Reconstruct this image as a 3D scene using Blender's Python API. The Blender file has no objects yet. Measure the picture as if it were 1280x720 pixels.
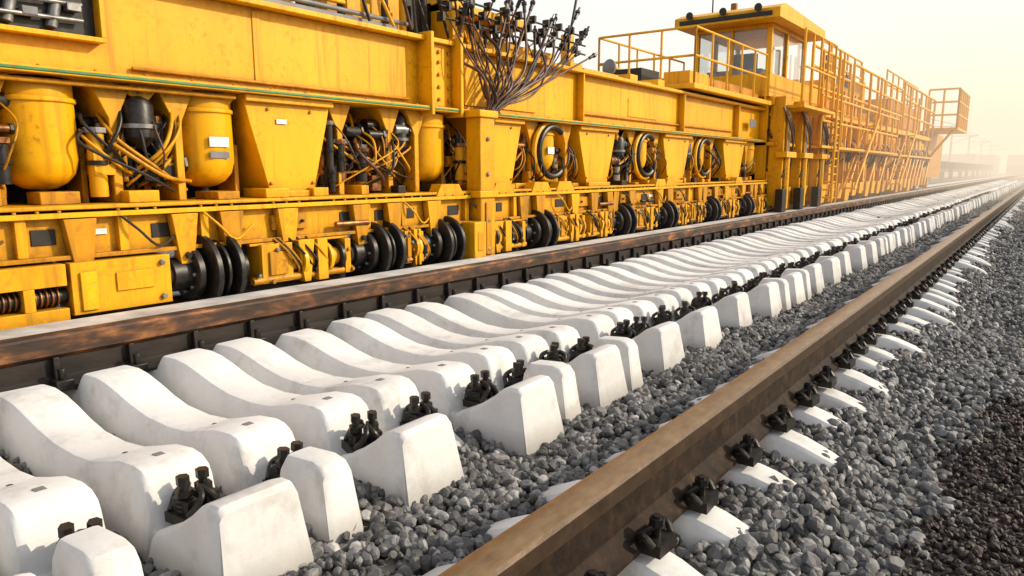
import bpy, bmesh, math, random
import numpy as np
from mathutils import Vector, Matrix
random.seed(7); rng=np.random.default_rng(5)
S=bpy.context.scene
S.view_settings.view_transform='Standard'; S.view_settings.look='None'; S.view_settings.exposure=0
COL=S.collection
# ---------------------------------------------------------------- materials
def newmat(name):
    m=bpy.data.materials.new(name); m.use_nodes=True
    nt=m.node_tree; b=nt.nodes['Principled BSDF']
    return m,nt,b
def N(nt,t,**k):
    n=nt.nodes.new(t)
    for a,v in k.items(): setattr(n,a,v)
    return n
def noise(nt,scale,detail=6,rough=.6,coord='Object',stretch=None):
    tc=N(nt,'ShaderNodeTexCoord'); n=N(nt,'ShaderNodeTexNoise')
    n.inputs['Scale'].default_value=scale; n.inputs['Detail'].default_value=detail; n.inputs['Roughness'].default_value=rough
    if stretch:
        mp=N(nt,'ShaderNodeMapping'); mp.inputs['Scale'].default_value=stretch
        nt.links.new(tc.outputs[coord],mp.inputs[0]); nt.links.new(mp.outputs[0],n.inputs['Vector'])
    else: nt.links.new(tc.outputs[coord],n.inputs['Vector'])
    return n
def ramp(nt,src,stops):
    r=N(nt,'ShaderNodeValToRGB'); e=r.color_ramp.elements
    while len(e)<len(stops): e.new(.5)
    for i,(p,c) in enumerate(stops):
        e[i].position=p; e[i].color=(c[0],c[1],c[2],1)
    nt.links.new(src,r.inputs[0]); return r
def bump(nt,b,src,strength,dist=.01):
    bp=N(nt,'ShaderNodeBump'); bp.inputs['Strength'].default_value=strength; bp.inputs['Distance'].default_value=dist
    nt.links.new(src,bp.inputs['Height']); nt.links.new(bp.outputs[0],b.inputs['Normal'])
def simple(name,stops,scale,rough=.6,metal=0,bumpS=.2,bd=.005,stretch=None,spec=None):
    m,nt,b=newmat(name); n=noise(nt,scale,stretch=stretch)
    r=ramp(nt,n.outputs[0],stops); nt.links.new(r.outputs[0],b.inputs['Base Color'])
    b.inputs['Roughness'].default_value=rough; b.inputs['Metallic'].default_value=metal
    if spec is not None: b.inputs['Specular IOR Level'].default_value=spec
    if bumpS: bump(nt,b,n.outputs[0],bumpS,bd)
    return m
def yellow(name,base,dirt_crease,amt):
    m,nt,b=newmat(name)
    n1=noise(nt,2.2,8,.65,stretch=(1,1,.35)); n2=noise(nt,26,8,.7)
    r1=ramp(nt,n1.outputs[0],[(.3,[c*.8 for c in base]),(.6,base)])
    r2=ramp(nt,n2.outputs[0],[(.60-amt*.5,(0,0,0)),(.80-amt*.3,(1,1,1))])
    n3=noise(nt,3.3,4,.6); r3=ramp(nt,n3.outputs[0],[(.42,(0,0,0)),(.7,(1,1,1))])
    mu=N(nt,'ShaderNodeMath',operation='MULTIPLY'); nt.links.new(r2.outputs[0],mu.inputs[0]); nt.links.new(r3.outputs[0],mu.inputs[1])
    n4=noise(nt,9,6,.6,stretch=(1,1.6,.10)); r4=ramp(nt,n4.outputs[0],[(.56-amt*.2,(0,0,0)),(.76,(.7,.7,.7))])
    ma=N(nt,'ShaderNodeMath',operation='MAXIMUM'); nt.links.new(mu.outputs[0],ma.inputs[0]); nt.links.new(r4.outputs[0],ma.inputs[1])
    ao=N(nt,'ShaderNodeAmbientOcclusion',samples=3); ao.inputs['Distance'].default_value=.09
    ra=ramp(nt,ao.outputs['AO'],[(.35,(.85,.85,.85)),(.88,(0,0,0))])  # occluded corners and creases take the same dark colour
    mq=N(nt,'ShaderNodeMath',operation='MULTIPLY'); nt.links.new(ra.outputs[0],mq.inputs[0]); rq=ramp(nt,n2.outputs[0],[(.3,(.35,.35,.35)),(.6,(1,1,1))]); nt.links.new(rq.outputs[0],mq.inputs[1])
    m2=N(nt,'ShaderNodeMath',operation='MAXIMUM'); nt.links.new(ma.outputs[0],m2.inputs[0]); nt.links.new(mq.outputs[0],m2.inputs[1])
    mx=N(nt,'ShaderNodeMixRGB'); nt.links.new(m2.outputs[0],mx.inputs[0]); nt.links.new(r1.outputs[0],mx.inputs[1]); mx.inputs[2].default_value=(*dirt_crease,1)
    nt.links.new(mx.outputs[0],b.inputs['Base Color'])
    rr=ramp(nt,n2.outputs[0],[(.3,(.34,.34,.34)),(.75,(.62,.62,.62))]); nt.links.new(rr.outputs[0],b.inputs['Roughness'])
    b.inputs['Specular IOR Level'].default_value=.3
    bump(nt,b,n2.outputs[0],.12,.003)
    return m
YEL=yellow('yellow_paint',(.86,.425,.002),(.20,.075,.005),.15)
YEM=yellow('yellow_paint_soiled',(.80,.38,.002),(.10,.04,.010),.30)
YED=yellow('yellow_paint_grimy_shaded',(.64,.28,.003),(.04,.02,.009),.46)  # grime plus a darker base that paints undercarriage shade into the colour
BLK=simple('black_oily_steel',[(.35,(.006,.006,.006)),(.7,(.03,.025,.02))],30,.42,.3)
RUB=simple('black_rubber_recess_shade',[(.3,(.006,.005,.005)),(.7,(.022,.016,.012))],20,.65)  # rubber parts; also blackens recess walls and slots to paint their shade
COP=simple('copper_fitting',[(.3,(.13,.05,.02)),(.7,(.35,.16,.06))],25,.45,.8)
STL=simple('grey_steel',[(.3,(.12,.12,.12)),(.7,(.35,.34,.32))],18,.4,.6)
GRY=simple('grey_paint',[(.3,(.10,.11,.12)),(.7,(.2,.2,.21))],12,.5)
GRN=simple('green_stripe',[(.3,(.03,.13,.05)),(.7,(.06,.25,.09))],9,.5)
WHT=simple('white_label',[(.3,(.6,.6,.58)),(.7,(.8,.8,.78))],14,.5)
HOS=simple('brown_hose',[(.3,(.03,.012,.006)),(.7,(.13,.05,.02))],22,.5)
def glassmat():
    m,nt,b=newmat('cab_glass'); b.inputs['Base Color'].default_value=(.9,.95,.95,1)
    b.inputs['Roughness'].default_value=.02; b.inputs['Transmission Weight'].default_value=.92; b.inputs['IOR'].default_value=1.4
    return m
GLS=glassmat()
def concrete(name,k=1.0):
    m,nt,b=newmat(name)
    n1=noise(nt,3.0,8,.65); n2=noise(nt,45,8,.75)
    oi=N(nt,'ShaderNodeObjectInfo')
    r=ramp(nt,n1.outputs[0],[(.28,(.58*k,.58*k,.575*k)),(.5,(.71*k,.71*k,.705*k)),(.75,(.79*k,.79*k,.785*k))])
    r2=ramp(nt,n2.outputs[0],[(.27,(.5,.48,.46)),(.36,(.95,.95,.95)),(.6,(1,1,1))])
    mx=N(nt,'ShaderNodeMixRGB',blend_type='MULTIPLY'); mx.inputs[0].default_value=.8
    nt.links.new(r.outputs[0],mx.inputs[1]); nt.links.new(r2.outputs[0],mx.inputs[2])
    rv=ramp(nt,oi.outputs['Random'],[(0,(.86,.86,.86)),(1,(1,1,1))])
    m2=N(nt,'ShaderNodeMixRGB',blend_type='MULTIPLY'); m2.inputs[0].default_value=1
    nt.links.new(mx.outputs[0],m2.inputs[1]); nt.links.new(rv.outputs[0],m2.inputs[2])
    tc=N(nt,'ShaderNodeTexCoord'); vm=N(nt,'ShaderNodeVectorMath',operation='ADD'); sc=N(nt,'ShaderNodeMath',operation='MULTIPLY'); sc.inputs[1].default_value=37
    nt.links.new(oi.outputs['Random'],sc.inputs[0]); nt.links.new(tc.outputs['Object'],vm.inputs[0]); nt.links.new(sc.outputs[0],vm.inputs[1])
    n5=N(nt,'ShaderNodeTexNoise'); n5.inputs['Scale'].default_value=6; n5.inputs['Detail'].default_value=7; n5.inputs['Roughness'].default_value=.65; nt.links.new(vm.outputs[0],n5.inputs['Vector'])
    r5=ramp(nt,n5.outputs[0],[(.53,(1,1,1)),(.70,(.66,.64,.61))])
    m4=N(nt,'ShaderNodeMixRGB',blend_type='MULTIPLY'); m4.inputs[0].default_value=.8
    nt.links.new(m2.outputs[0],m4.inputs[1]); nt.links.new(r5.outputs[0],m4.inputs[2])
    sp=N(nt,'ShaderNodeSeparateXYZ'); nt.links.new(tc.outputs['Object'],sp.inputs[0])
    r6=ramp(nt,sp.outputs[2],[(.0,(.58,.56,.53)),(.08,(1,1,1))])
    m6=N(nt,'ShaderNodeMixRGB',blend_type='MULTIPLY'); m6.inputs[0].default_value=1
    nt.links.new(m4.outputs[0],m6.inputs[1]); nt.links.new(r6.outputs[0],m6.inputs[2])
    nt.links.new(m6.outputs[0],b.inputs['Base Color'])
    b.inputs['Roughness'].default_value=.75
    bump(nt,b,n2.outputs[0],.3,.004)
    return m
CON=concrete('white_concrete')
RUST=simple('rusty_steel',[(.36,(.02,.012,.008)),(.5,(.05,.024,.013)),(.6,(.15,.058,.02)),(.7,(.32,.14,.042)),(.82,(.22,.17,.13))],9,.6,.2,.5,.006,stretch=(1,.6,2.0))
RAILD=simple('dark_rail_steel',[(.3,(.008,.007,.006)),(.7,(.035,.026,.02))],14,.5,.3,.4,.006,stretch=(1,.3,1))
RAILB=simple('brown_rail_steel',[(.3,(.010,.007,.005)),(.55,(.028,.016,.009)),(.75,(.06,.035,.02))],24,.75,.1,.6,.008,spec=.2)
RAILH=simple('brown_rail_head',[(.3,(.035,.02,.010)),(.55,(.062,.036,.018)),(.75,(.105,.062,.03))],26,.5,.4,.45,.005,stretch=(1,.6,1))
RAILT=simple('worn_rail_head',[(.3,(.20,.12,.055)),(.55,(.29,.18,.085)),(.75,(.36,.235,.12))],38,.38,.8,.25,.003,stretch=(1,.45,1))
# ---------------------------------------------------------------- mesh builder
class MB:
    def __init__(s): s.v=[];s.f=[];s.m=[];s.mats=[]
    def mi(s,mat):
        if mat not in s.mats: s.mats.append(mat)
        return s.mats.index(mat)
    def add(s,vs,fs,mat):
        o=len(s.v); s.v+=[tuple(v) for v in vs]; k=s.mi(mat)
        for f in fs: s.f.append(tuple(i+o for i in f)); s.m.append(k)
    def box(s,x0,x1,y0,y1,z0,z1,mat,R=None):
        vs=[(x,y,z) for x in(x0,x1) for y in(y0,y1) for z in(z0,z1)]
        if R is not None:
            c=Vector(((x0+x1)/2,(y0+y1)/2,(z0+z1)/2)); vs=[tuple(R@(Vector(v)-c)+c) for v in vs]
        s.add(vs,[(0,1,3,2),(4,6,7,5),(0,4,5,1),(2,3,7,6),(0,2,6,4),(1,5,7,3)],mat)
    def prism(s,poly,x0,x1,mat):
        n=len(poly); vs=[(x0,a,b) for a,b in poly]+[(x1,a,b) for a,b in poly]
        fs=[tuple(range(n))[::-1],tuple(range(n,2*n))]+[(i,(i+1)%n,n+(i+1)%n,n+i) for i in range(n)]
        s.add(vs,fs,mat)
    def tube(s,pts,r,mat,seg=10):
        pts=[Vector(p) for p in pts]; n=len(pts)
        rr=r if isinstance(r,(list,tuple)) else [r]*n
        vs=[];fs=[]
        t0=(pts[1]-pts[0]).normalized()
        u=t0.orthogonal().normalized()
        for i,p in enumerate(pts):
            a=pts[max(i-1,0)];b=pts[min(i+1,n-1)]
            t=(b-a)
            if t.length<1e-7: t=t0
            t=t.normalized()
            u=(u-t*u.dot(t))
            u=u.normalized() if u.length>1e-6 else t.orthogonal().normalized()
            w=t.cross(u)
            for k in range(seg):
                an=2*math.pi*k/seg
                vs.append(p+(u*math.cos(an)+w*math.sin(an))*rr[i])
        for i in range(n-1):
            for k in range(seg):
                k2=(k+1)%seg
                fs.append((i*seg+k,i*seg+k2,(i+1)*seg+k2,(i+1)*seg+k))
        fs.append(tuple(range(seg))[::-1]); fs.append(tuple((n-1)*seg+k for k in range(seg)))
        s.add(vs,fs,mat)
    def cyl(s,p0,p1,r,mat,seg=22): s.tube([p0,p1],r,mat,seg)
    def lathe(s,c,axis,prof,mat,seg=24):
        ax=Vector(axis).normalized(); c=Vector(c)
        u=ax.orthogonal().normalized(); w=ax.cross(u); vs=[];fs=[];n=len(prof)
        for d,r in prof:
            for k in range(seg):
                an=2*math.pi*k/seg; vs.append(c+ax*d+(u*math.cos(an)+w*math.sin(an))*max(r,1e-4))
        for i in range(n-1):
            for k in range(seg):
                k2=(k+1)%seg; fs.append((i*seg+k,i*seg+k2,(i+1)*seg+k2,(i+1)*seg+k))
        fs.append(tuple(range(seg))[::-1]); fs.append(tuple((n-1)*seg+k for k in range(seg)))
        s.add(vs,fs,mat)
    def mesh(s,name):
        me=bpy.data.meshes.new(name); me.from_pydata(s.v,[],s.f)
        for m in s.mats: me.materials.append(m)
        me.polygons.foreach_set('material_index',s.m); me.polygons.foreach_set('use_smooth',[True]*len(s.f))
        bm=bmesh.new(); bm.from_mesh(me); bmesh.ops.recalc_face_normals(bm,faces=bm.faces); bm.to_mesh(me); bm.free()
        me.set_sharp_from_angle(angle=math.radians(32)); me.update(); return me
    def build(s,name,parent=None,bevel=.006):
        ob=bpy.data.objects.new(name,s.mesh(name)); COL.objects.link(ob)
        if parent: ob.parent=parent
        if bevel:
            bv=ob.modifiers.new('bevel','BEVEL'); bv.width=bevel; bv.segments=2; bv.limit_method='ANGLE'; bv.angle_limit=math.radians(35)
        return ob
def empty(name,loc=(0,0,0)):
    e=bpy.data.objects.new(name,None); e.location=loc; COL.objects.link(e); e.empty_display_size=.3; return e
def catm(pts,n=6):
    P=[Vector(p) for p in pts]; P=[P[0]*2-P[1]]+P+[P[-1]*2-P[-2]]; out=[]
    for i in range(1,len(P)-2):
        for k in range(n):
            t=k/n;a,b,c,d=P[i-1:i+3]
            out.append(.5*((2*b)+(c-a)*t+(2*a-5*b+4*c-d)*t*t+(3*b-a-3*c+d)*t**3))
    out.append(P[-2]); return out
# ---------------------------------------------------------------- camera
cam=bpy.data.cameras.new('camera'); co=bpy.data.objects.new('camera',cam); COL.objects.link(co)
co.location=(0,0,.94); co.rotation_euler=(math.radians(90-9.34),0,math.radians(36.42))
cam.sensor_width=36; cam.lens=25.3; cam.clip_end=3000; cam.clip_start=.05; S.camera=co
# ---------------------------------------------------------------- light
AZ=50; EL=28
w=bpy.data.worlds.new('World'); S.world=w; w.use_nodes=True; nt=w.node_tree
for n in list(nt.nodes): nt.nodes.remove(n)
sky=N(nt,'ShaderNodeTexSky',sky_type='NISHITA'); sky.sun_disc=False
sky.sun_elevation=math.radians(EL); sky.sun_rotation=math.radians(AZ); sky.dust_density=5; sky.air_density=1
b1=N(nt,'ShaderNodeBackground'); b1.inputs[1].default_value=.07; nt.links.new(sky.outputs[0],b1.inputs[0])
tc=N(nt,'ShaderNodeTexCoord')
dt=N(nt,'ShaderNodeVectorMath',operation='DOT_PRODUCT'); nt.links.new(tc.outputs['Generated'],dt.inputs[0]); dt.inputs[1].default_value=(.08,.99,.0)
sx=N(nt,'ShaderNodeSeparateXYZ'); nt.links.new(tc.outputs['Generated'],sx.inputs[0])
rw=ramp(nt,dt.outputs['Value'],[(0.70,(.88,.88,.87)),(.90,(.97,.93,.86)),(1.0,(1.0,.84,.62))])
re=ramp(nt,sx.outputs[2],[(0.12,(1,1,1)),(.62,(.0,.0,.0))])
mx=N(nt,'ShaderNodeMixRGB'); nt.links.new(re.outputs[0],mx.inputs[0]); mx.inputs[1].default_value=(.58,.58,.58,1); nt.links.new(rw.outputs[0],mx.inputs[2])
gz=ramp(nt,sx.outputs[2],[(0.0,(.2,.18,.16)),(.02,(1,1,1))])
mg=N(nt,'ShaderNodeMixRGB',blend_type='MULTIPLY'); mg.inputs[0].default_value=1; nt.links.new(mx.outputs[0],mg.inputs[1]); nt.links.new(gz.outputs[0],mg.inputs[2])
b2=N(nt,'ShaderNodeBackground'); b2.inputs[1].default_value=1.0; nt.links.new(mg.outputs[0],b2.inputs[0])
ad=N(nt,'ShaderNodeAddShader'); nt.links.new(b1.outputs[0],ad.inputs[0]); nt.links.new(b2.outputs[0],ad.inputs[1])
wo=N(nt,'ShaderNodeOutputWorld'); nt.links.new(ad.outputs[0],wo.inputs[0])
sd=bpy.data.lights.new('sun','SUN'); sd.energy=4.0; sd.angle=math.radians(.6); sd.color=(1,.87,.67)
so=bpy.data.objects.new('sun',sd); COL.objects.link(so)
az=math.radians(AZ); el=math.radians(EL)
dv=Vector((math.sin(az)*math.cos(el),math.cos(az)*math.cos(el),math.sin(el)))
so.rotation_euler=dv.to_track_quat('Z','Y').to_euler(); so.location=(10,10,10)
# added sunset glow: distant volume emits its own warm light, scatters none
m=bpy.data.materials.new('glowing_haze'); m.use_nodes=True; nt=m.node_tree
for n in list(nt.nodes): nt.nodes.remove(n)
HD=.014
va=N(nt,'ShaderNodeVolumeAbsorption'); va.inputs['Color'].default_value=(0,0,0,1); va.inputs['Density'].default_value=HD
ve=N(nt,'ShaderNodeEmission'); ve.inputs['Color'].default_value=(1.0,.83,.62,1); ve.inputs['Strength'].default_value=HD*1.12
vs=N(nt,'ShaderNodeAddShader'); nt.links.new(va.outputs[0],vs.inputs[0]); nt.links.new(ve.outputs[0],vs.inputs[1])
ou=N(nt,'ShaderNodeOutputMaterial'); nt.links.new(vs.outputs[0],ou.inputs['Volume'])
mb=MB(); mb.box(-250,200,14,520,-.5,8,m); mb.build('glowing_haze',None,0)
# ---------------------------------------------------------------- ground
def ground():
    m,nt,b=newmat('ballast_ground')
    n1=noise(nt,1.2,6,.6); v=N(nt,'ShaderNodeTexVoronoi'); v.inputs['Scale'].default_value=28
    tc=N(nt,'ShaderNodeTexCoord'); nt.links.new(tc.outputs['Object'],v.inputs['Vector'])
    r=ramp(nt,v.outputs['Color'],[(.2,(.06,.057,.054)),(.8,(.26,.25,.24))])
    r2=ramp(nt,n1.outputs[0],[(.3,(.7,.62,.55)),(.7,(1,1,1))])
    mx=N(nt,'ShaderNodeMixRGB',blend_type='MULTIPLY'); mx.inputs[0].default_value=1
    nt.links.new(r.outputs[0],mx.inputs[1]); nt.links.new(r2.outputs[0],mx.inputs[2]); nt.links.new(mx.outputs[0],b.inputs['Base Color'])
    b.inputs['Roughness'].default_value=.9; bump(nt,b,v.outputs['Distance'],.8,.03)
    mb=MB(); mb.add([(-900,-60,-.02),(900,-60,-.02),(900,1500,-.02),(-900,1500,-.02)],[(0,1,2,3)],m)
    mb.build('ground',None,0)
    m2=simple('pale_dusty_concrete',[(.3,(.30,.30,.30)),(.5,(.50,.50,.50)),(.7,(.66,.66,.66))],3.5,.8,0,.4,.01)
    mb=MB(); mb.box(-6.2,-3.9,-4,160,-.05,.085,m2); mb.box(-3.9,-3.02,-4,160,-.05,.195,m2); mb.build('pavement',None,.01)
ground()
def ico(sub):
    bm=bmesh.new(); bmesh.ops.create_icosphere(bm,subdivisions=sub,radius=1); bm.verts.ensure_lookup_table()
    v=np.array([x.co[:] for x in bm.verts]); f=np.array([[q.index for q in g.verts] for g in bm.faces]); bm.free(); return v,f
def rotmats(n):
    q=rng.normal(size=(n,4)); q/=np.linalg.norm(q,axis=1)[:,None]; a,b,c,d=q.T
    return np.stack([1-2*(c*c+d*d),2*(b*c-a*d),2*(b*d+a*c),2*(b*c+a*d),1-2*(b*b+d*d),2*(c*d-a*b),2*(b*d-a*c),2*(c*d+a*b),1-2*(b*b+c*c)],axis=1).reshape(n,3,3)
def stones(pos,size,sub):
    v,f=ico(sub); n=len(pos); nv=len(v)
    T=[]
    for k in range(16):
        t=v.copy()
        for j in range(8):
            d=rng.normal(size=3); d/=np.linalg.norm(d); h=rng.uniform(.52,.86)
            p=t@d; over=np.clip(p-h,0,None); t=t-over[:,None]*d[None,:]
        t+=rng.normal(scale=.022,size=t.shape)
        T.append(t*1.1)
    T=np.array(T); idx=rng.integers(0,16,n)
    sc=size[:,None]*rng.uniform(.62,1.22,(n,3))
    V=T[idx]*sc[:,None,:]; V=np.einsum('nij,nvj->nvi',rotmats(n),V)+pos[:,None,:]
    F=(f[None]+(np.arange(n)*nv)[:,None,None]).reshape(-1,3)
    return V.reshape(-1,3),F,nv
def hz(x,y):
    z=.012*np.sin(x*5+y*2.3)+.010*np.sin(y*7.1-x*3)+.006*np.sin(x*17+1.3*y)
    z+=.045*np.exp(-((x+.78)/.22)**2)+.034*np.exp(-((x+.47)/.12)**2)
    return z
batches=[]
def region(x0,x1,y0,y1,dens,s0,s1,sub,zoff=0,mask=None,dk=None):
    n=int((x1-x0)*(y1-y0)*dens); x=rng.uniform(x0,x1,n); y=rng.uniform(y0,y1,n)
    if mask is not None:
        k=mask(x,y); x=x[k];y=y[k]; n=len(x)
    s=s0+(s1-s0)*rng.beta(1.6,2.2,n)*1.15; z=hz(x,y)+rng.uniform(-.013,.013,n)+zoff
    V,F,nv=stones(np.stack([x,y,z],1),s,sub)
    sh=rng.beta(2,2.2,n); dkv=np.zeros(n) if dk is None else dk(x,y)
    batches.append((V,F,np.repeat(sh,nv),np.repeat(dkv,nv)))
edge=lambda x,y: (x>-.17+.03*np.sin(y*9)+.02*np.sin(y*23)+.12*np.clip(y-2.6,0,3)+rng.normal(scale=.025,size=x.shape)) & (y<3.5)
one=lambda x,y: np.ones_like(x)
notd=lambda x,y: ~edge(x,y)
region(-1.75,.35,.35,4.6,2500,.010,.023,2,0,notd)
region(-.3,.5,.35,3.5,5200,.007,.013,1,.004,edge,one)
region(-1.75,1.2,4.6,10,1400,.014,.026,1)
region(.35,1.6,-.5,4.6,1100,.015,.026,1,0,notd)
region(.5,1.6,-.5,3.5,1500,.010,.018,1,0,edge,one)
region(-1.9,1.6,10,26,420,.024,.04,1)
region(-3.0,-1.75,.3,12,600,.014,.026,1,.02)
region(-3.0,-1.6,12,34,260,.03,.05,1,.09)
V=[];F=[];A=[];B=[];o=0
for v,f,a,b in batches:
    V.append(v);F.append(f+o);A.append(a);B.append(b);o+=len(v)
V=np.concatenate(V);F=np.concatenate(F);A=np.concatenate(A);B=np.concatenate(B)
me=bpy.data.meshes.new('ballast'); me.vertices.add(len(V)); me.vertices.foreach_set('co',V.ravel())
me.loops.add(F.size); me.loops.foreach_set('vertex_index',F.ravel().astype(np.int32))
me.polygons.add(len(F)); me.polygons.foreach_set('loop_start',np.arange(0,F.size,3,dtype=np.int32))
me.update(calc_edges=True)
me.polygons.foreach_set('use_smooth',np.zeros(len(F),dtype=bool))
at=me.attributes.new('shade','FLOAT','POINT'); at.data.foreach_set('value',A.astype(np.float32))
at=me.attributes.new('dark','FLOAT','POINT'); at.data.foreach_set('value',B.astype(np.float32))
ob=bpy.data.objects.new('ballast_gravel',me); COL.objects.link(ob)
m,nt,b=newmat('ballast_stone')
a1=N(nt,'ShaderNodeAttribute',attribute_name='shade'); a2=N(nt,'ShaderNodeAttribute',attribute_name='dark')
r=ramp(nt,a1.outputs['Fac'],[(0,(.035,.034,.034)),(.45,(.115,.113,.113)),(.8,(.24,.236,.232)),(1,(.48,.465,.45))])
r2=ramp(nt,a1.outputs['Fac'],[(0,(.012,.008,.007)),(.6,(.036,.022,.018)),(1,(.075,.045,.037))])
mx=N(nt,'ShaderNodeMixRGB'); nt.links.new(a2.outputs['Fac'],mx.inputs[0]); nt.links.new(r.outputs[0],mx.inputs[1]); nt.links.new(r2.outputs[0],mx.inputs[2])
nn=noise(nt,90,4,.7); r3=ramp(nt,nn.outputs[0],[(.3,(.72,.72,.72)),(.7,(1.1,1.1,1.1))])
m3=N(nt,'ShaderNodeMixRGB',blend_type='MULTIPLY'); m3.inputs[0].default_value=1; nt.links.new(mx.outputs[0],m3.inputs[1]); nt.links.new(r3.outputs[0],m3.inputs[2])
nt.links.new(m3.outputs[0],b.inputs['Base Color']); b.inputs['Roughness'].default_value=.65
bump(nt,b,nn.outputs[0],.4,.003); me.materials.append(m)
# ---------------------------------------------------------------- rails
def rail(name,xc,zb,h,y0,y1,mats,hw=.036,hh=.042,fw=.06):
    prof=[(-fw,0),(fw,0),(fw,.012),(.03,.026),(.011,.045),(.010,h-hh-.02),(hw,h-hh),(hw+.001,h-.012),(hw-.004,h-.004),(hw-.014,h),(-hw+.014,h),(-hw+.004,h-.004),(-hw-.001,h-.012),(-hw,h-hh),(-.010,h-hh-.02),(-.011,.045),(-.03,.026),(-fw,.012)]
    ys=[y0]; 
    while ys[-1]<y1: ys.append(min(y1,ys[-1]+2.0+ys[-1]*.05 if ys[-1]>0 else ys[-1]+2))
    vs=[(xc+a,y,zb+c) for y in ys for a,c in prof]; n=len(prof); fs=[];mm=[]
    for i in range(len(ys)-1):
        for k in range(n):
            fs.append((i*n+k,i*n+(k+1)%n,(i+1)*n+(k+1)%n,(i+1)*n+k)); mm.append(2 if k in(8,9,10) else 1 if k in(5,6,7,11,12,13) else 0)
    mb=MB()
    for q in mats: mb.mats.append(q)
    while len(mb.mats)<3: mb.mats.append(mats[-1])
    mb.v=vs; mb.f=fs; mb.m=mm
    mb.f.append(tuple(range(n))[::-1]); mb.m.append(0)
    return mb.build(name,None,0)
rail('steel_rail',-.692,.115,.19,-3,170,[RAILB,RAILH,RAILT],hw=.036,hh=.048,fw=.055)
rail('steel_rail',-2.86,.150,.205,-3,170,[RAILD,RUST,RUST],hw=.036,hh=.075)
rail('steel_rail',-4.28,.085,.09,-4,170,[RAILD,RUST])
rail('steel_rail',-5.6,.085,.09,-4,170,[RAILD,RUST])
mb=MB(); mb.box(-3.06,-2.98,-4,120,.19,.30,RUST)
mb.build('rusty_steel_beam',None,.008)
# ---------------------------------------------------------------- sleepers
def sleeper_mesh(st,wt,wb,zb,rc=.022):
    xs=[]
    st=[tuple(s)+(0,)*(4-len(s)) for s in st]
    for i in range(len(st)-1):
        a,b=st[i],st[i+1]; k=max(1,int(abs(b[0]-a[0])/.04))
        for j in range(k): 
            t=j/k; xs.append([a[q]+(b[q]-a[q])*t for q in range(4)])
    xs.append(list(st[-1]))
    vs=[];fs=[]
    for x,z,wf,yo in xs:
        ht=wt*wf/2; hb=wb*wf/2; ring=[(-hb,zb),(hb,zb)]
        sl=(ht-hb)/(z-zb) if z>zb+.02 else 0
        rc2=min(rc,ht*.6)
        ring.append((ht-sl*rc2,z-rc2))
        for an in(25,60): ring.append((ht-rc2+rc2*math.cos(math.radians(an)),z-rc2+rc2*math.sin(math.radians(an))))
        ring.append((ht-rc2*1.1,z)); 
        L=[(-p,q) for p,q in ring[2:]][::-1]; ring=ring+L
        for p,q in ring: vs.append((x,p+yo,q))
    n=len(ring)
    for i in range(len(xs)-1):
        for k in range(n): fs.append((i*n+k,i*n+(k+1)%n,(i+1)*n+(k+1)%n,(i+1)*n+k))
    fs.append(tuple(range(n))); fs.append(tuple((len(xs)-1)*n+k for k in range(n))[::-1])
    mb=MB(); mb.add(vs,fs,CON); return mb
body=[(-3.12,.05,.9),(-3.09,.145,1),(-2.77,.148,1),(-2.74,.19,1),(-2.71,.222,1),(-2.62,.226,1),(-2.55,.218,.99),(-2.47,.198,.98),(-2.38,.172,.96),(-2.28,.152,.94),(-2.15,.146,.94),(-2.04,.155,.95),(-1.95,.178,.98),(-1.87,.200,1.02),(-1.79,.207,1.04),(-1.755,.202,1.04),(-1.732,.188,1.04),(-1.718,.165,1.03),(-1.705,.11,1.03),(-1.70,.075,1.0)]
endA=[(-1.69,.062,1.0),(-1.675,.062,1.0),(-1.67,.072,1.2),(-1.62,.095,1.2),(-1.56,.125,1.2),(-1.50,.165,1.2),(-1.46,.198,1.2),(-1.42,.214,1.2),(-1.39,.214,1.2),(-1.375,.200,1.2),(-1.335,.0,1.24),(-1.33,-.03,1.24)]
endB=[(-1.69,.062,1.0),(-1.60,.062,1.0),(-1.585,.06,.52,-.035),(-1.57,.10,.52,-.035),(-1.555,.17,.53,-.035),(-1.53,.205,.54,-.035),(-1.43,.212,.54,-.035),(-1.395,.205,.54,-.035),(-1.378,.185,.54,-.035),(-1.345,.0,.58,-.035),(-1.34,-.03,.58,-.035)]
endC=[(-1.69,.062,1.0),(-1.56,.058,.98),(-1.50,.03,.9),(-1.47,-.02,.8)]
SLS=[]
for e in(endA,endB,endC):
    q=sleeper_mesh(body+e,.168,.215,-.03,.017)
    q.cyl((-2.0,.0,.10),(-2.0,.0,.166),.008,BLK,10); q.box(-1.83,-1.805,-.012,.012,.15,.2065,GRY)
    SLS.append(q.mesh('concrete_sleeper'))
def fastener():
    m=MB()
    m.box(-.055,.055,-.075,.075,0,.03,BLK)
    m.box(-.04,.04,-.055,-.012,.02,.07,BLK); m.box(-.035,.045,.012,.06,.02,.075,BLK)
    for y in(-.036,.036):
        m.cyl((0,y,.02),(0.0,y,.125),.014,BLK,10); m.cyl((0,y,.078),(0,y,.097),.028,BLK,6); m.cyl((0,y,.112),(0,y,.138),.021,BLK,6)
        for k in range(3): m.cyl((0,y,.035+k*.014),(0,y,.044+k*.014),.027,BLK,10)
    m.tube(catm([(.045,-.06,.03),(.062,-.02,.08),(.03,0,.10),(.062,.02,.08),(.045,.06,.03)],5),.010,BLK,8)
    m.tube(catm([(-.045,-.06,.03),(-.062,-.02,.07),(-.03,0,.095),(-.062,.02,.07),(-.045,.06,.03)],5),.010,BLK,8)
    return m.mesh('rail_fastener')
FA=fastener()
k=0; Y0=.905-.548
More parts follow.
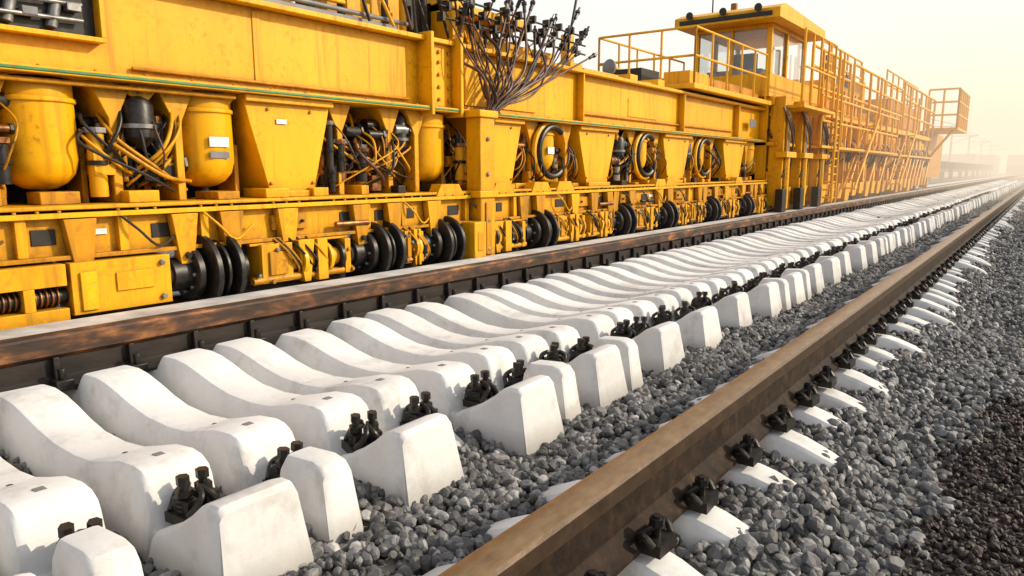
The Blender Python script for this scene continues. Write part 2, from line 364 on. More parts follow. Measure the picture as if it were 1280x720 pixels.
while Y0<62:
    for s in(0,1):
        kind=0 if s==0 else (1 if (k in(0,1,3,4,8,9,13) or (k>10 and random.random()<.45)) else 2)
        Y=Y0+s*.268+random.uniform(-.008,.008)
        o=bpy.data.objects.new('concrete_sleeper',SLS[kind]); COL.objects.link(o)
        o.location=(random.uniform(-.018,.014),Y,random.uniform(-.008,.006)); o.rotation_euler=(random.uniform(-.02,.02),random.uniform(-.003,.003),random.uniform(-.012,.012))
        if Y<30:
            f=bpy.data.objects.new('rail_fastener',FA); COL.objects.link(f); f.parent=o; f.location=(-1.632+random.uniform(-.008,.008),random.uniform(-.02,.02)+(.0 if s else -.01),.064 if s else .085); f.rotation_euler=(random.uniform(-.10,.10),random.uniform(-.10,.10),random.uniform(-.5,.5)); f.scale=(.85,.74,.86)
    Y0+=.548; k+=1
stB=[(-1.12,-.03,.7),(-1.07,.03,.85),(-.98,.072,1),(-.85,.112,1),(-.60,.112,1),(-.55,.10,1),(-.47,.072,.9),(-.41,.045,.75),(-.37,.015,.5),(-.355,-.02,.35),(-.35,-.04,.3)]
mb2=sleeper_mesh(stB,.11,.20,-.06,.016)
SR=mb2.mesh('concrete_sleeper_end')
def clip():
    m=MB()
    for s in(1,-1):
        m.box(min(s*.045,s*.10),max(s*.045,s*.10),-.04,.04,0,.028,BLK)
        m.cyl((s*.07,0,.02),(s*.07,0,.078),.010,BLK,10); m.cyl((s*.07,0,.056),(s*.07,0,.072),.018,BLK,6)
        m.tube(catm([(s*.085,-.045,.025),(s*.065,-.05,.045),(s*.042,-.03,.033),(s*.07,0,.055),(s*.042,.03,.033),(s*.065,.05,.045),(s*.085,.045,.025)],5),.008,BLK,8)
    return m.mesh('rail_clip')
CL=clip()
Y=.18
while Y<75:
    o=bpy.data.objects.new('concrete_sleeper',SR); COL.objects.link(o); o.location=(random.uniform(-.04,.03),Y+random.uniform(-.03,.03),random.uniform(-.024,.001))
    o.rotation_euler=(random.uniform(-.07,.07),0,random.uniform(-.08,.08))
    if Y<35:
        f=bpy.data.objects.new('rail_clip',CL); COL.objects.link(f); f.parent=o; f.location=(-.692-o.location.x,0,.113-o.location.z)
    Y+=.30
mb=MB()
for i in range(110):
    y=.25+i*.268
    mb.box(-2.83,-2.765,y-.03,y+.03,.155,.195,BLK); mb.prism([(y-.010,.165),(y+.010,.165),(y+.010,.27),(y-.010,.27)],-2.848,-2.824,RAILD)
    mb.cyl((-2.79,y,.19),(-2.79,y,.235),.014,BLK,8)
mb.build('rail_brace',None,.003)
# ---------------------------------------------------------------- machine A
MA=empty('track_renewal_machine',(0,0,0))
m=MB(); L0,L1=-4,13.1
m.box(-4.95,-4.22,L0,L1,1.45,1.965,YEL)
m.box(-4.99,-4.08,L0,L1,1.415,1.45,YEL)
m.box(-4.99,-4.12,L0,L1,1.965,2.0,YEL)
m.box(-4.085,-4.074,L0,12.9,1.424,1.440,GRN)
for y in(4.42,4.78): m.box(-4.24,-4.06,y,y+.035,1.38,2.03,YEL)
m.box(-4.24,-4.17,4.455,4.78,1.45,1.965,YEL)
for y in(4.5,4.62,4.74):
    for z in(1.52,1.62,1.72,1.82,1.9): m.cyl((-4.18,y,z),(-4.15,y,z),.016,YED,6)
for y in(-1.5,.2,6.9,9.6,11.8): m.box(-4.25,-4.13,y,y+.025,1.45,1.965,YEL)
m.box(-4.23,-4.205,5.0,6.1,1.5,1.9,YEL)
for k in range(60): m.cyl((-4.105,-3+k*.27,1.45),(-4.105,-3+k*.27,1.462),.010,YED,6)
m.box(-4.225,-4.213,2.9,2.96,1.5,1.95,YEL); m.box(-4.225,-4.213,8.1,8.9,1.58,1.80,YEL)
m.tube([(-4.2,2.1,1.5),(-4.2,4.3,1.5)],.012,YED,8); m.tube([(-4.2,6.95,1.55),(-4.2,11.7,1.55)],.014,YED,8)
m.build('main_beam',MA,.006)
m=MB()
m.box(-4.225,-4.21,.2,1.93,1.63,1.93,BLK)
for k in range(8): m.cyl((-4.19,.3+k*.2,1.66),(-4.19,.36+k*.2,1.9),.028,STL,12)
for k in range(3): m.tube([(-4.17,.25,1.70+k*.08),(-4.15,.9,1.69+k*.08),(-4.17,1.85,1.71+k*.08)],.012,random.choice([BLK,STL,COP]),8)
for k in range(24):
    y=random.uniform(.3,1.8); z=random.uniform(1.67,1.88); m.box(-4.2,-4.15,y,y+.07,z,z+.04,random.choice([STL,BLK,GRY]))
for a in((.2,1.95,1.61,1.635),(.2,1.95,1.925,1.95)): m.box(-4.225,-4.14,*a,YEL)
for y in(.2,1.925): m.box(-4.225,-4.14,y,y+.025,1.635,1.925,YEL)
m.build('engine_bay',MA,.003)
m=MB()
m.box(-4.95,-4.72,L0,L1,.72,1.415,RUB)  # back wall coloured black for depth, standing in for recess shade
m.box(-4.95,-4.02,L0,L1,.735,.757,YEM)
traps=[(-1.6,-.8),(.1,1.2),(2.86,3.36),(5.2,5.7),(6.95,7.6),(9.1,9.8),(11.3,12.1)]
for a,b in traps:
    t=.10; bb=(b-a)*.16
    m.prism([(a-t,1.415),(b+t,1.415),(b+t*.6,1.25),(b-bb,.757),(a+bb,.757),(a-t*.6,1.25)],-4.72,-4.16,YEL)
    m.box(-4.17,-4.12,a+bb-.02,b-bb+.02,.757,.80,YEL)
    m.box(-4.17,-4.12,a-t,b+t,1.37,1.414,YEL)
    for z in(.85,1.33):
        for y in(a+.08,b-.08): m.cyl((-4.165,y,z),(-4.145,y,z),.012,YED,6)
    m.prism([(b+t*.6+.01,1.25),(b+t*.6+.16,1.25),(b-bb+.10,.757),(b-bb+.01,.757)],-4.6,-4.28,YED)
ribs=[-2.4,-.2,1.35,1.95,2.32,3.55,4.05,4.35,6.0,6.65,7.85,8.15,8.85,10.05,10.8,12.4]
for y in ribs:
    w=.05
    m.prism([(y-.09,1.415),(y+.09+w,1.415),(y+w,1.22),(y+w,.757),(y,.757),(y,1.22)],-4.7,-4.2,YEM)
m.tube([(-4.5,L0,1.33),(-4.5,L1,1.33)],.03,YED,10); m.tube([(-4.62,L0,1.0),(-4.62,L1,1.0)],.04,YED,10); m.tube([(-4.14,L0,1.385),(-4.14,2.7,1.385)],.014,YED,8)
r=random.Random(31); y=-2
while y<12.9:
    h=r.uniform(.02,.07); w=r.uniform(.04,.2)
    m.box(-4.35,-4.08-r.uniform(0,.1),y,y+w,.757,.757+h,r.choice([YEL,YED,BLK]))
    if r.random()<.3: m.prism([(y,1.415),(y+w+.1,1.415),(y+w,1.3)],-4.5,-4.2,YEL)
    y+=r.uniform(.25,.55)
m.build('side_frame',MA,.008)
m=MB()
tanks=[-2.0,-.5,1.64,2.58,4.6,6.32,8.5,10.42,12.7]
for y in tanks:
    R=.19; zt=1.40
    zb=.83 if y<5 else .90
    m.lathe((-4.36,y,0),(0,0,1),[(zb,.03),(zb+.012,.08),(zb+.04,.13),(zb+.09,.172),(zb+.16,R),(zt,R)],YEL,28)
    m.lathe((-4.36,y,0),(0,0,1),[(1.285,R+.004),(1.29,R+.012),(1.31,R+.012),(1.315,R+.004)],YEL,28)
    m.cyl((-4.36,y,.76),(-4.36,y,.85),.03,BLK,12)
    for s in(-1,1): m.box(-4.5,-4.3,y+s*.20-.015,y+s*.20+.015,.757,1.1,YED)
m.build('air_tanks',MA,.003)
m=MB()
m.box(-4.168,-4.163,2.52,2.65,1.08,1.14,WHT); m.box(-4.168,-4.163,2.52,2.65,1.01,1.05,GRY)
m.box(-4.166,-4.16,6.26,6.38,1.1,1.17,WHT); m.box(-4.155,-4.15,3.0,3.08,1.24,1.27,WHT); m.box(-4.128,-4.12,12.3,12.6,1.65,1.78,GRY)
for y in(1.7,3.0,5.9,8.4): m.box(-4.056,-4.05,y,y+.12,.60,.63,WHT)
m.build('labels',MA,0)
m=MB()
def hard(y0,y1,n,seed):
    r=random.Random(seed); w=y1-y0
    m.box(-4.70,-4.66,y0,y1,.80,1.40,RUB)  # black board behind the fittings paints the recess shade
    for k in range(n):
        y=r.uniform(y0+.04,y1-.04); x=r.uniform(-4.6,-4.2); t=r.random(); R=r.uniform(.018,.05); z0=r.uniform(.77,.95); z1=z0+r.uniform(.12,.4)
        mt=r.choice([BLK,BLK,RUB,COP,STL,YED,YEL])
        if t<.45:
            m.cyl((x,y,z0),(x,y,z1),R,mt,14); m.cyl((x,y,z1),(x,y,z1+.03),R*1.35,r.choice([BLK,STL,COP]),6); m.cyl((x,y,(z0+z1)/2),(x,y,(z0+z1)/2+.025),R*1.25,BLK,14)
        elif t<.65: m.box(x-R,x+R,y-R*1.2,y+R*1.2,z0,z0+.12,mt)
        else:
            m.cyl((x,y-.07,z1),(x,y+.07,z1),R,mt,14); m.cyl((x,y+.07,z1),(x,y+.09,z1),R*1.3,BLK,6)
    for k in range(n//2):
        y=r.uniform(y0,y1); z=r.uniform(1.1,1.4); y2=r.uniform(y0-.1,y1+.1); z2=r.uniform(.78,.95); x=r.uniform(-4.35,-4.12)
        m.tube(catm([(x-.12,y,z),(x,y+r.uniform(-.1,.1),(z+z2)/2+.08),(x+.03,(y+y2)/2,(z+z2)/2-.08),(x-.08,y2,z2)],6),r.choice([.006,.009,.012]),r.choice([RUB,HOS,BLK,YED,YEM]),8)
for i,(a,b,n) in enumerate([(-1.3,-.3,16),(1.84,2.38,40),(3.42,4.32,64),(5.75,6.1,18),(6.5,6.9,20),(7.65,8.3,30),(8.7,9.05,18),(9.85,10.2,20),(10.65,11.25,26),(12.15,12.9,22),(1.3,1.5,10),(4.85,5.15,12)]): hard(a,b,n,i+3)
m.build('hydraulic_hardware',MA,.002)
m=MB()
for y,x,z0,z1,R in[(2.12,-4.22,1.12,1.30,.085),(4.27,-4.3,1.12,1.35,.07),(7.9,-4.25,1.1,1.3,.09),(9.95,-4.25,1.1,1.3,.08)]:
    m.lathe((x,y,0),(0,0,1),[(z0-.06,.03),(z0-.02,R*.8),(z0,R),(z1,R),(z1+.03,R*.8),(z1+.05,.03)],BLK,22)
    m.lathe((x,y,0),(0,0,1),[(z0+.05,R),(z0+.05,R+.012),(z0+.075,R+.012),(z0+.075,R)],STL,22)
    m.cyl((x,y,z1),(x,y,z1+.12),.022,COP,10)
for y,R in[(6.32,.25),(8.5,.25),(10.42,.25)]:
    pts=[(-4.14,y+R*math.cos(a),1.12+R*math.sin(a)) for a in np.linspace(.9,2*math.pi-.9,26)]
    m.tube(pts,.03,BLK,8); m.tube([(p[0]-.03,y+(p[1]-y)*1.2,1.12+(p[2]-1.12)*1.15) for p in pts[2:-2]],.03,YEL,8)
m.build('accumulators',MA,.002)
m=MB()
m.box(-4.5,-4.06,L0,L1,.50,.70,YEM); m.box(-4.52,-4.0,L0,L1,.695,.722,YEL); m.box(-4.52,-4.0,L0,L1,.482,.505,YED)  # darker yellows low down carry painted shade as well as grime
r=random.Random(4)
y=-2
while y<12.8:
    k=r.random()
    if k<.4: m.box(-4.08,-4.02,y,y+.05,.505,.695,YEL)
    elif k<.6: m.box(-4.07,-4.03,y,y+.28,.55,.65,YED); m.cyl((-4.03,y+.05,.6),(-4.01,y+.05,.6),.012,BLK,6); m.cyl((-4.03,y+.23,.6),(-4.01,y+.23,.6),.012,BLK,6)
    elif k<.8: m.tube([(-4.0,y,.56),(-3.99,y+.3,.56)],.02,r.choice([YEL,BLK,COP]),10)
    else: m.prism([(y,.722),(y+.35,.722),(y+.28,.82),(y+.06,.82)],-4.12,-4.01,YEM)
    if r.random()<.6:
        a=y+r.uniform(.05,.2); m.box(-4.065,-4.054,a,a+r.uniform(.06,.18),.56,.64,RUB)  # flat black plates drawn as slots, their shade put into the colour
    if r.random()<.7:
        a=y+r.uniform(0,.3); m.prism([(a,.69),(a+.16,.69),(a+.12,.40),(a+.04,.40)],-4.05,-3.99,r.choice([YEM,YED])); m.cyl((-3.99,a+.08,.45),(-3.965,a+.08,.45),.02,BLK,6)
    if r.random()<.5:
        a=y; m.tube(catm([(-4.02,a,.71),(-3.97,a+.08,.62),(-3.98,a+.2,.52),(-4.02,a+.35,.6)],5),.008,r.choice([RUB,YEM,HOS]),8)
    for q in range(3): m.cyl((-4.01,y+q*.1,.72),(-4.01,y+q*.1,.735),.010,YED,6)
    y+=r.uniform(.25,.5)
m.build('lower_frame',MA,.005)
m=MB()
def wheel(y,x=-4.07,z=.335,R=.222):
    for dy,rr,th in((-.11,.72,.05),(-.03,1.0,.045),(.06,.84,.03),(.12,1.0,.045)):
        m.lathe((x,y+dy,z),(0,1,0),[(0,R*rr*.55),(0,R*rr*.92),(.006,R*rr),(th-.006,R*rr),(th,R*rr*.92),(th,R*rr*.55)],BLK,32)
    m.cyl((x,y-.22,z),(x,y+.26,z),R*.45,BLK,20); m.cyl((x,y-.24,z),(x,y-.2,z),R*.3,STL,16)
    for k in range(8):
        a=k*math.pi/4; m.cyl((x+.11*math.cos(a),y-.125,z+.11*math.sin(a)),(x+.11*math.cos(a),y-.10,z+.11*math.sin(a)),.012,STL,6)
wy=[-1.6,.1,2.36,3.72,4.42,5.85,7.55,8.75,10.3,11.8]
for y in wy: wheel(y)
def gear(y0,y1,seed):
    r=random.Random(seed); L=y1-y0
    m.box(-4.36,-4.12,y0,y1,.24,.46,RUB)  # black backing paints the dark gap behind the gear
    m.box(-4.14,-3.96,y0+L*.1,y0+L*.38,.22,.47,YEM); m.box(-3.965,-3.945,y0+L*.16,y0+L*.32,.27,.42,YED)
    m.cyl((-4.02,y0+L*.38,.34),(-4.02,y1-.03,.34),.065,YEM,20)
    for k in range(4): 
        yy=y0+L*(.46+.13*k); m.cyl((-4.02,yy,.34),(-4.02,yy+.03,.34),r.uniform(.085,.11),r.choice([YEL,YED,BLK]),20)
    m.cyl((-3.98,y0+L*.02,.24),(-3.98,y1,.24),.026,r.choice([YEM,COP,YED]),12)
    m.box(-4.02,-3.93,y0+L*.6,y0+L*.70,.2,.48,YEM); m.box(-4.04,-3.95,y1-.08,y1-.03,.22,.46,YEM)
    m.prism([(y0+L*.42,.48),(y0+L*.58,.48),(y0+L*.53,.2),(y0+L*.47,.2)],-4.0,-3.94,YEM)
    for k in range(9):
        yy=y0+L*r.random(); zz=r.uniform(.2,.44); m.cyl((-3.97,yy,zz),(-3.935,yy,zz),.014,r.choice([BLK,STL,YED]),6)
    for k in range(6):
        yy=y0+L*r.uniform(.05,.8); m.tube(catm([(-4.0,yy,.5),(-3.93,yy+.05,.42),(-3.95,yy+.15,.3),(-4.02,yy+.18,.22)],5),.008,r.choice([RUB,YED,BLK,YED]),8)
    m.box(-4.3,-4.05,y0,y1,.12,.22,BLK)
    m.box(-4.03,-3.99,y0+.02,y1-.02,.462,.478,YEM)
segs=[(-1.3,-.25)]+[(.4,1.15)]+[(2.62,3.45),(3.95,4.2),(4.68,5.6),(6.1,6.7),(6.75,7.3),(7.85,8.5),(9.0,9.5),(9.55,10.05),(10.6,11.5),(12.05,12.9)]
for i,(a,b) in enumerate(segs): gear(a,b,i+20)
m.box(-4.12,-3.95,1.58,2.10,.20,.47,YEM); m.box(-3.96,-3.935,1.62,1.70,.22,.42,YEL); m.box(-3.955,-3.94,1.8,2.0,.30,.40,YEM)
for z in(.24,.43): m.cyl((-3.96,2.05,z),(-3.93,2.05,z),.016,STL,6)
m.box(-4.2,-3.95,1.1,1.56,.17,.245,YEM); m.box(-4.2,-3.95,1.1,1.56,.36,.47,YEM); m.box(-4.2,-3.95,1.36,1.41,.245,.36,YEL); m.box(-4.2,-4.1,1.1,1.56,.245,.36,RUB)
for k in range(5): m.cyl((-4.03,1.42+k*.026,.30),(-4.03,1.430+k*.026,.30),.05,COP,18); m.cyl((-4.03,1.23+k*.026,.30),(-4.03,1.24+k*.026,.30),.05,COP,18)
m.cyl((-4.03,1.1,.30),(-4.03,1.58,.30),.040,BLK,14)
m.build('running_gear',MA,.004)
m=MB()
m.box(-4.08,-3.92,4.86,5.06,.12,1.40,YEM); m.box(-4.12,-3.88,4.82,5.10,.10,.14,YEL); m.box(-4.10,-3.90,4.83,5.09,.70,.76,YEL); m.box(-4.10,-3.90,4.83,5.09,1.38,1.44,YEL)
m.box(-3.925,-3.905,4.92,5.0,.2,.66,YED); m.box(-4.02,-3.86,4.7,4.86,.14,.5,YEM); m.box(-3.9,-3.855,4.74,4.82,.25,.42,YED)
for z in(.25,.5,.9,1.2): m.cyl((-3.92,4.96,z),(-3.9,4.96,z),.02,STL,6)
m.build('front_column',MA,.008)
# hose tree
m=MB(); r=random.Random(11)
for k in range(34):
    tgt=4.68+k*.066; b0=(-4.0+r.uniform(-.05,.05),5.02+r.uniform(-.07,.07),1.0+r.uniform(-.15,.1))
    zt=2.26+r.uniform(-.12,.2)+.10*math.sin(k*.5)
    w1=r.uniform(-.10,.10)
    pts=[b0,(-3.98+r.uniform(-.04,.04),5.06+r.uniform(-.06,.06),1.42),(-3.98+r.uniform(-.1,.1),5.12+(tgt-5.1)*.28+w1,1.66+r.uniform(-.08,.08)),(-4.05+r.uniform(-.1,.1),5.12+(tgt-5.1)*.72+w1,1.94+r.uniform(-.1,.1)),(-4.15+r.uniform(-.12,.18),tgt,zt)]
    P=catm(pts,6); m.tube(P,r.choice([.007,.010,.013]),HOS if r.random()<.75 else RUB,8)
    e=P[-1]; d=(P[-1]-P[-3]).normalized()
    m.cyl(e-d*.02,e+d*.05,.018,BLK,8); m.cyl(e+d*.05,e+d*.08,.026,BLK,6); m.cyl(e+d*.08,e+d*.13,.012,STL if r.random()<.3 else BLK,8)
for k in range(3): m.tube([(-4.12,4.6,2.17+k*.09),(-4.12,6.9,2.15+k*.09)],.010,BLK,8)
for k in range(30):
    y=4.6+k*.077; m.box(-4.16,-4.09,y,y+.03,2.14+(k%3)*.09,2.21+(k%3)*.09,BLK)
m.tube([(-4.2,6.65,2.0),(-4.2,6.72,2.35),(-4.2,6.85,2.75)],.014,BLK,8); m.tube([(-4.2,4.4,2.0),(-4.2,4.35,2.45),(-4.2,4.4,2.7)],.014,BLK,8)
m.build('hose_bundle',MA,.001)
# deck stuff
m=MB()
m.box(-4.9,-4.3,1.9,4.3,2.0,2.07,GRY); m.box(-4.9,-4.45,1.2,2.9,2.07,2.5,YEL); m.box(-4.45,-4.4,2.0,4.3,2.07,2.10,GRY)
m.box(-4.9,-4.5,3.0,3.45,2.07,2.33,YEL); m.box(-4.52,-4.46,3.05,3.4,2.1,2.28,YED)
m.tube([(-4.3,1.8,2.1),(-4.3,4.4,2.1)],.018,GRY,10); m.tube([(-4.36,1.8,2.17),(-4.36,3.8,2.17)],.018,YEL,10)
m.cyl((-4.5,3.55,2.07),(-4.5,3.55,2.25),.07,BLK,18)
rr=random.Random(77)
for y in(3.7,3.95,4.15,4.35,4.6,4.85,5.3,5.6,5.85): 
    h=rr.uniform(.2,.5); m.box(-4.8,-4.5,y,y+.16,2.0,2.0+h,rr.choice([YEL,YEL,YED,BLK])); m.cyl((-4.4,y+.1,2.0),(-4.4,y+.1,2.0+h*.8),.03,rr.choice([BLK,YEL]),12)
    m.tube(catm([(-4.45,y,2.0+h),(-4.3,y+.1,2.1+h*.8),(-4.25,y+.25,2.05)],6),.014,rr.choice([BLK,YEL,HOS]),8)
m.box(-4.7,-4.25,4.9,5.05,2.0,2.75,YEL); m.box(-4.6,-4.3,4.9,6.1,2.30,2.38,YEL)
m.box(-4.7,-4.25,5.1,6.5,2.0,2.12,YEL); m.box(-4.4,-4.3,6.85,6.97,2.0,2.38,YEL); m.box(-4.42,-4.24,6.8,7.05,2.0,2.08,YEL); m.box(-4.7,-4.25,7.1,7.9,2.0,2.05,YEL)
m.lathe((-4.35,7.9,2.14),(-.2,-1,.1),[(0,.05),(.01,.09),(.05,.1),(.07,.06)],GRY,20); m.cyl((-4.35,7.92,2.0),(-4.35,7.92,2.12),.015,BLK,8)
for y in(8.3,8.7,9.1): m.box(-4.6,-4.3,y,y+.2,2.0,2.0+rr.uniform(.05,.14),YEL)
m.build('deck_equipment',MA,.004)
def railing(m,p0,p1,h,n,rr=.02,mids=1,mat=YEL):
    p0=Vector(p0);p1=Vector(p1); up=Vector((0,0,h))
    for k in range(mids+1):
        q=up*((k+1)/(mids+1)); m.tube([p0+q,p1+q],rr,mat,8)
    for k in range(n+1):
        q=p0.lerp(p1,k/n); m.tube([q,q+up],rr,mat,8)
# ---------------------------------------------------------------- machine B
MBo=empty('track_tamping_machine')
m=MB()
m.box(-5.6,-4.0,9.6,13.0,2.04,2.11,YEL); m.box(-5.5,-4.2,10.6,12.9,2.11,2.28,YED)
m.box(-4.6,-4.2,9.9,10.6,2.11,2.32,YEL); m.box(-5.4,-4.9,9.8,10.4,2.11,2.4,BLK)
m.box(-5.9,-4.25,13.1,34,.62,.9,YED)
m.box(-5.9,-4.75,13.1,34,.9,2.1,RUB)  # core wall blackened as painted recess shade so front units stand out
m.box(-5.95,-3.98,13.1,34,2.06,2.2,YEL)
m.box(-4.75,-3.9,13.1,34,1.36,1.42,YEL)
r=random.Random(9); y=13.1
while y<33.5:
    d=r.uniform(-4.2,-3.95)
    m.box(d-.3,d,y,y+r.uniform(.06,.2),.45,2.08,YEL)
    t=r.random()
    if t<.35: m.lathe((-4.3,y+.5,0),(0,0,1),[(.95,.05),(1.0,.15),(1.08,.2),(1.9,.2),(2.0,.1)],YEL,20)
    elif t<.6: m.box(-4.6,-4.2,y+.25,y+.75,.9,1.3,YEL); m.box(-4.5,-4.1,y+.3,y+.65,1.45,2.0,YED)
    elif t<.8: m.prism([(y+.15,2.06),(y+.8,2.06),(y+.6,1.45),(y+.35,1.45)],-4.6,-4.1,YEL); m.cyl((-4.1,y+.5,.9),(-4.1,y+.5,1.36),.08,YED,14)
    else:
        for q in range(6): m.cyl((-4.3,y+.2+q*.1,.9),(-4.3,y+.2+q*.1,1.3+r.random()*.6),.04,r.choice([BLK,COP,YED]),10)
    for q in range(4): m.tube(catm([(-4.4,y+r.random(),1.9),(-4.05,y+r.random(),1.6),(-4.0,y+r.random(),1.2),(-4.3,y+r.random(),.9)],5),.02,r.choice([BLK,YEL,HOS]),6)
    z0=r.uniform(.18,.35)
    m.prism([(y+.1,z0),(y+.5,z0),(y+.7,.62),(y+.2,.62)],-4.2,-3.92,YEM if r.random()<.6 else YED)
    if r.random()<.5: m.tube([(-4.0,y,.5),(-4.0,y+.9,1.36)],.035,YEL,8)
    y+=.8
m.build('body',MBo,.01)
m=MB()
for y in(13.6,14.5,16.0,17.2,19.5,21,23,25,27.5,30,32):
    m.lathe((-4.3,y,.45),(1,0,0),[(0,.2),(0,.33),(.05,.33),(.06,.29),(.14,.29),(.14,.1),(.2,.08)],BLK,28)
    m.box(-4.1,-3.95,y-.16,y+.16,.38,.62,YED)
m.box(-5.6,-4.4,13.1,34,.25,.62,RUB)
m.build('wheels',MBo,.005)
m=MB()
for y in(13.15,14.3,15.6):
    m.box(-4.05,-3.8,y,y+.35,.3,2.2,YEM); m.box(-3.8,-3.76,y+.08,y+.27,.5,1.9,YED)
    m.cyl((-3.78,y+.17,.25),(-3.78,y+.17,1.2),.06,YEL,14); m.cyl((-3.78,y+.17,1.2),(-3.78,y+.17,1.8),.035,STL,12)
    m.box(-3.9,-3.7,y-.1,y+.5,1.15,1.25,YEL); m.box(-3.85,-3.72,y-.15,y+.1,.2,.6,BLK)
    for q in range(3): m.tube(catm([(-3.8,y-.1,2.0),(-3.7,y+.1*q,1.7),(-3.72,y+.3,1.3),(-3.8,y+.2*q,.8)],5),.018,r.choice([BLK,HOS]),6)
m.build('tamping_units',MBo,.008)
m=MB(); x0,x1,y0,y1=-5.45,-4.05,13.0,15.2; zb,zw,zt=2.2,2.60,3.36
m.box(x0,x1,y0,y1,zb,zb+.08,YEL)
m.box(x0,x1,y0,y0+.06,zb+.08,zw,YEL); m.box(x1-.06,x1,y0+.06,y1,zb+.08,zw,YEL); m.box(x0,x0+.06,y0+.06,y1,zb+.08,zw,YEL); m.box(x0+.06,x1-.06,y1-.06,y1,zb+.08,zw,YEL)
for x in(x0,x1-.09,(x0+x1)/2-.03): m.box(x,x+(.09 if x!=(x0+x1)/2-.03 else .05),y0-.003,y0+.08,zw,zt,YEL); m.box(x,x+.09,y1-.08,y1+.003,zw,zt,YEL)
for y in(y0+.9,): m.box(x1-.08,x1+.003,y,y+.09,zw,zt,YEL); m.box(x0-.003,x0+.08,y,y+.09,zw,zt,YEL)
m.box(x0-.003,x1+.003,y0-.003,y1+.003,zt,zt+.08,YEL)
m.prism([(y0-.45,zt+.06),(y1+.3,zt+.08),(y1+.3,zt+.26),(y0-.15,zt+.32),(y0-.45,zt+.22)],x0-.2,x1+.25,YEL)
m.box(x0+.2,x1-.3,y0+.4,y1-.3,zt+.29,zt+.42,YED); m.box(x0-.1,x1+.12,y0-.47,y0-.44,zt+.1,zt+.17,BLK)
for x in(x0+.1,x1-.1,(x0+x1)/2): m.lathe((x,y0-.46,zt+.24),(0,-1,0),[(0,.04),(.02,.06),(.06,.065)],BLK,14)
m.tube([(x0+.2,y0+.3,zt+.4),(x0+.2,y0+.3,zt+.9)],.015,BLK,6); m.cyl((x0+.6,y0+.3,zt+.4),(x0+.6,y0+.3,zt+.52),.06,COP,12)
m.build('cab_shell',MBo,.012)
m=MB(); m.box(x0+.08,x1-.09,y0+.03,y0+.042,zw,zt,GLS); m.box(x1-.05,x1-.038,y0+.08,y0+.9,zw,zt,GLS); m.box(x1-.05,x1-.038,y0+.99,y1-.09,zw,zt,GLS); m.box(x0+.03,x0+.042,y0+.08,y1-.09,zw,zt,GLS)
m.build('cab_windows',MBo,0)
m=MB(); m.box(x0+.3,x0+.8,y0+1.0,y0+1.15,zb+.3,zb+.9,BLK); m.box(x0+.3,x0+.8,y0+.7,y0+1.1,zb+.25,zb+.38,BLK); m.box(x0+.2,x1-.2,y0+.15,y0+.4,zb+.3,zb+.5,GRY); m.cyl((x1-.4,y0+.3,zb+.5),(x1-.4,y0+.3,zb+.75),.02,BLK,8)
m.build('cab_interior',MBo,.01)
m=MB()
railing(m,(-4.05,9.7,2.11),(-4.05,12.8,2.11),.75,5,.018,1); railing(m,(-5.55,9.7,2.11),(-4.05,9.7,2.11),.75,3,.018,1); railing(m,(-5.55,9.7,2.11),(-5.55,12.8,2.11),.75,5,.018,1)
railing(m,(-3.95,15.3,2.2),(-3.95,18.6,2.2),1.15,4,.032,2)
railing(m,(-3.95,19.0,2.2),(-3.95,26,2.2),1.2,7,.034,2); railing(m,(-3.95,26.4,2.2),(-3.95,33.8,2.2),1.45,6,.04,2)
railing(m,(-3.7,15.2,1.42),(-3.7,24,1.42),.95,10,.028,1); m.box(-3.9,-3.65,15.2,24,1.365,1.415,YEL)
railing(m,(-3.55,13.2,2.1),(-3.55,15.4,2.1),1.2,4,.022,1)
m.box(-3.95,-3.5,13.2,15.4,2.0,2.05,YEL)
for k in range(12): m.box(-3.92,-3.6,16.0,16.35,.35+k*.16,.38+k*.16,YEL)
for x in(-3.6,-3.92): m.tube([(x,16.0,.25),(x,16.0,3.3)],.025,YEL,8); m.tube([(x,16.35,.25),(x,16.35,3.3)],.025,YEL,8)
for a,bq in((18.2,20.5),(24.5,27)): 
    for x in(-3.6,-3.85): m.tube([(x,a,.5),(x,bq,2.2),(x,bq+.01,3.2)],.03,YEL,8)
    for k in range(9): m.box(-3.85,-3.6,a+(bq-a)*k/9,a+(bq-a)*k/9+.15,.5+1.7*k/9,.53+1.7*k/9,YEL)
m.box(-5.6,-4.3,15.6,18,2.2,2.75,YEL); m.box(-5.6,-4.5,18.6,23,2.2,3.05,YEL); m.box(-5.6,-4.9,23.5,26,2.2,2.7,YED); m.box(-5.6,-4.4,26.4,33,2.2,3.2,YED)
for k in range(9): m.box(-4.5,-4.47,18.8+k*.45,19.05+k*.45,2.4,2.95,YED)
railing(m,(-4.6,18.6,3.05),(-4.6,23,3.05),.9,5,.03,1); railing(m,(-4.5,26.4,3.2),(-4.5,33,3.2),.9,6,.03,1)
m.box(-4.2,-3.1,34,38,2.5,2.6,YEL); railing(m,(-3.15,34,2.6),(-3.15,38,2.6),1.5,5,.04,2); railing(m,(-4.2,34,2.6),(-3.15,34,2.6),1.5,2,.04,2); m.box(-5.5,-4.2,34,40,.6,2.5,YED)
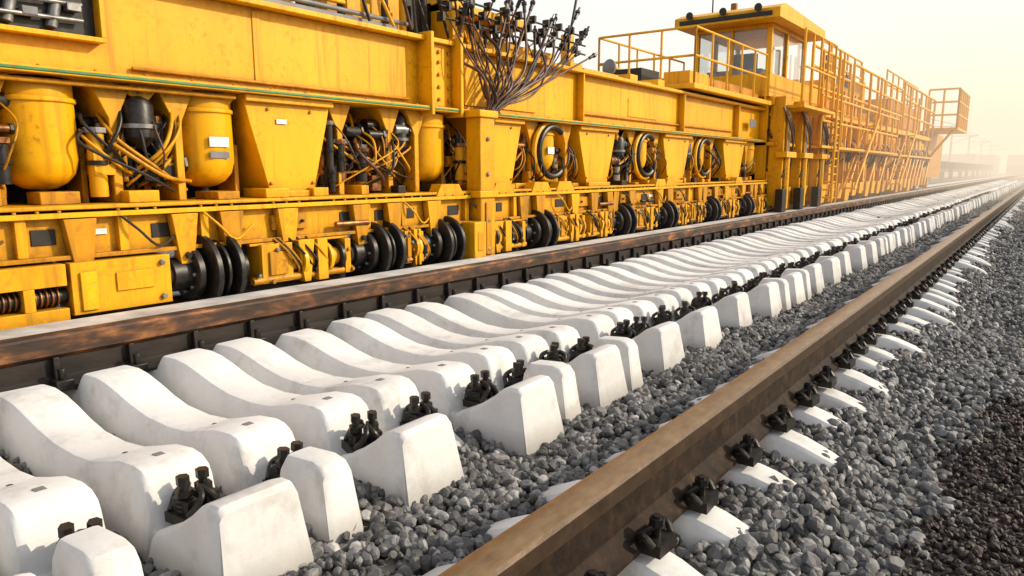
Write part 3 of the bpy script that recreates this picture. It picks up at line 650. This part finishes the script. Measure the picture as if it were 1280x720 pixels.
for x in(-3.3,-4.0): m.tube([(x,34.3,2.5),(-4.2,34.3,1.2)],.05,YEL,8)
m.cyl((-4.8,20,3.05),(-4.8,20,3.8),.08,BLK,14); m.box(-4.8,-4.5,21,21.6,3.05,3.4,GRY); m.cyl((-5,16.5,2.75),(-5,16.5,3.5),.06,BLK,12); m.cyl((-4.8,24,2.7),(-4.8,24,3.5),.15,YEL,14)
m.build('walkways_and_railings',MBo,.004)
# ---------------------------------------------------------------- distance
FARB=simple('distant_brown',[(.3,(.07,.022,.015)),(.7,(.14,.045,.03))],.3,.8)
FARP=simple('hazy_brown',[(.3,(.16,.08,.05)),(.7,(.24,.13,.08))],.05,.9)
for i in range(6):
    e=empty('freight_wagon'); m=MB(); y=44+i*15; x=-8.2
    m.box(x-1.3,x+1.3,y,y+13,.75,1.0,FARB)
    m.box(x-1.25,x+1.25,y+.3,y+12.7,1.0,1.6,FARB)
    for k in range(9): m.box(x+1.25,x+1.33,y+.5+k*1.48,y+.62+k*1.48,.95,1.6,RAILD)
    for q in(1.5,3.2,9.8,11.5): m.lathe((x+1.0,y+q,.4),(1,0,0),[(0,.2),(0,.4),(.1,.4),(.1,.1)],BLK,20)
    m.build('wagon_body',e,.02)
for j,x in enumerate((-7.45,-8.95,-14,-15.5)):
    rail('steel_rail',x,.0,.15,30,260,[RAILB,RUST])
def mast(x,y,h,mat):
    e=empty('catenary_mast'); m=MB(); m.box(x-.12,x+.12,y-.12,y+.12,0,h,mat); m.box(x-.1,x+3,y-.05,y+.05,h-1.2,h-1.1,mat); m.tube([(x,y,h-.2),(x+3,y,h-1.1)],.04,mat,6); m.tube([(x,y,h-2.2),(x+2.5,y,h-1.2)],.04,mat,6); m.build('mast',e,0)
for k in range(6): mast(-11,62+k*26,6.5,FARP)
m=MB(); r=random.Random(2)
for k in range(50):
    x=-80+k*2.2+r.uniform(-2,2); h=r.choice([1.5,2,2.5,3,3.5,5]); m.box(x,x+r.uniform(2,6),130+r.uniform(0,30),165+r.uniform(0,15),-1,h,FARP)
m.build('distant_buildings',None,0)
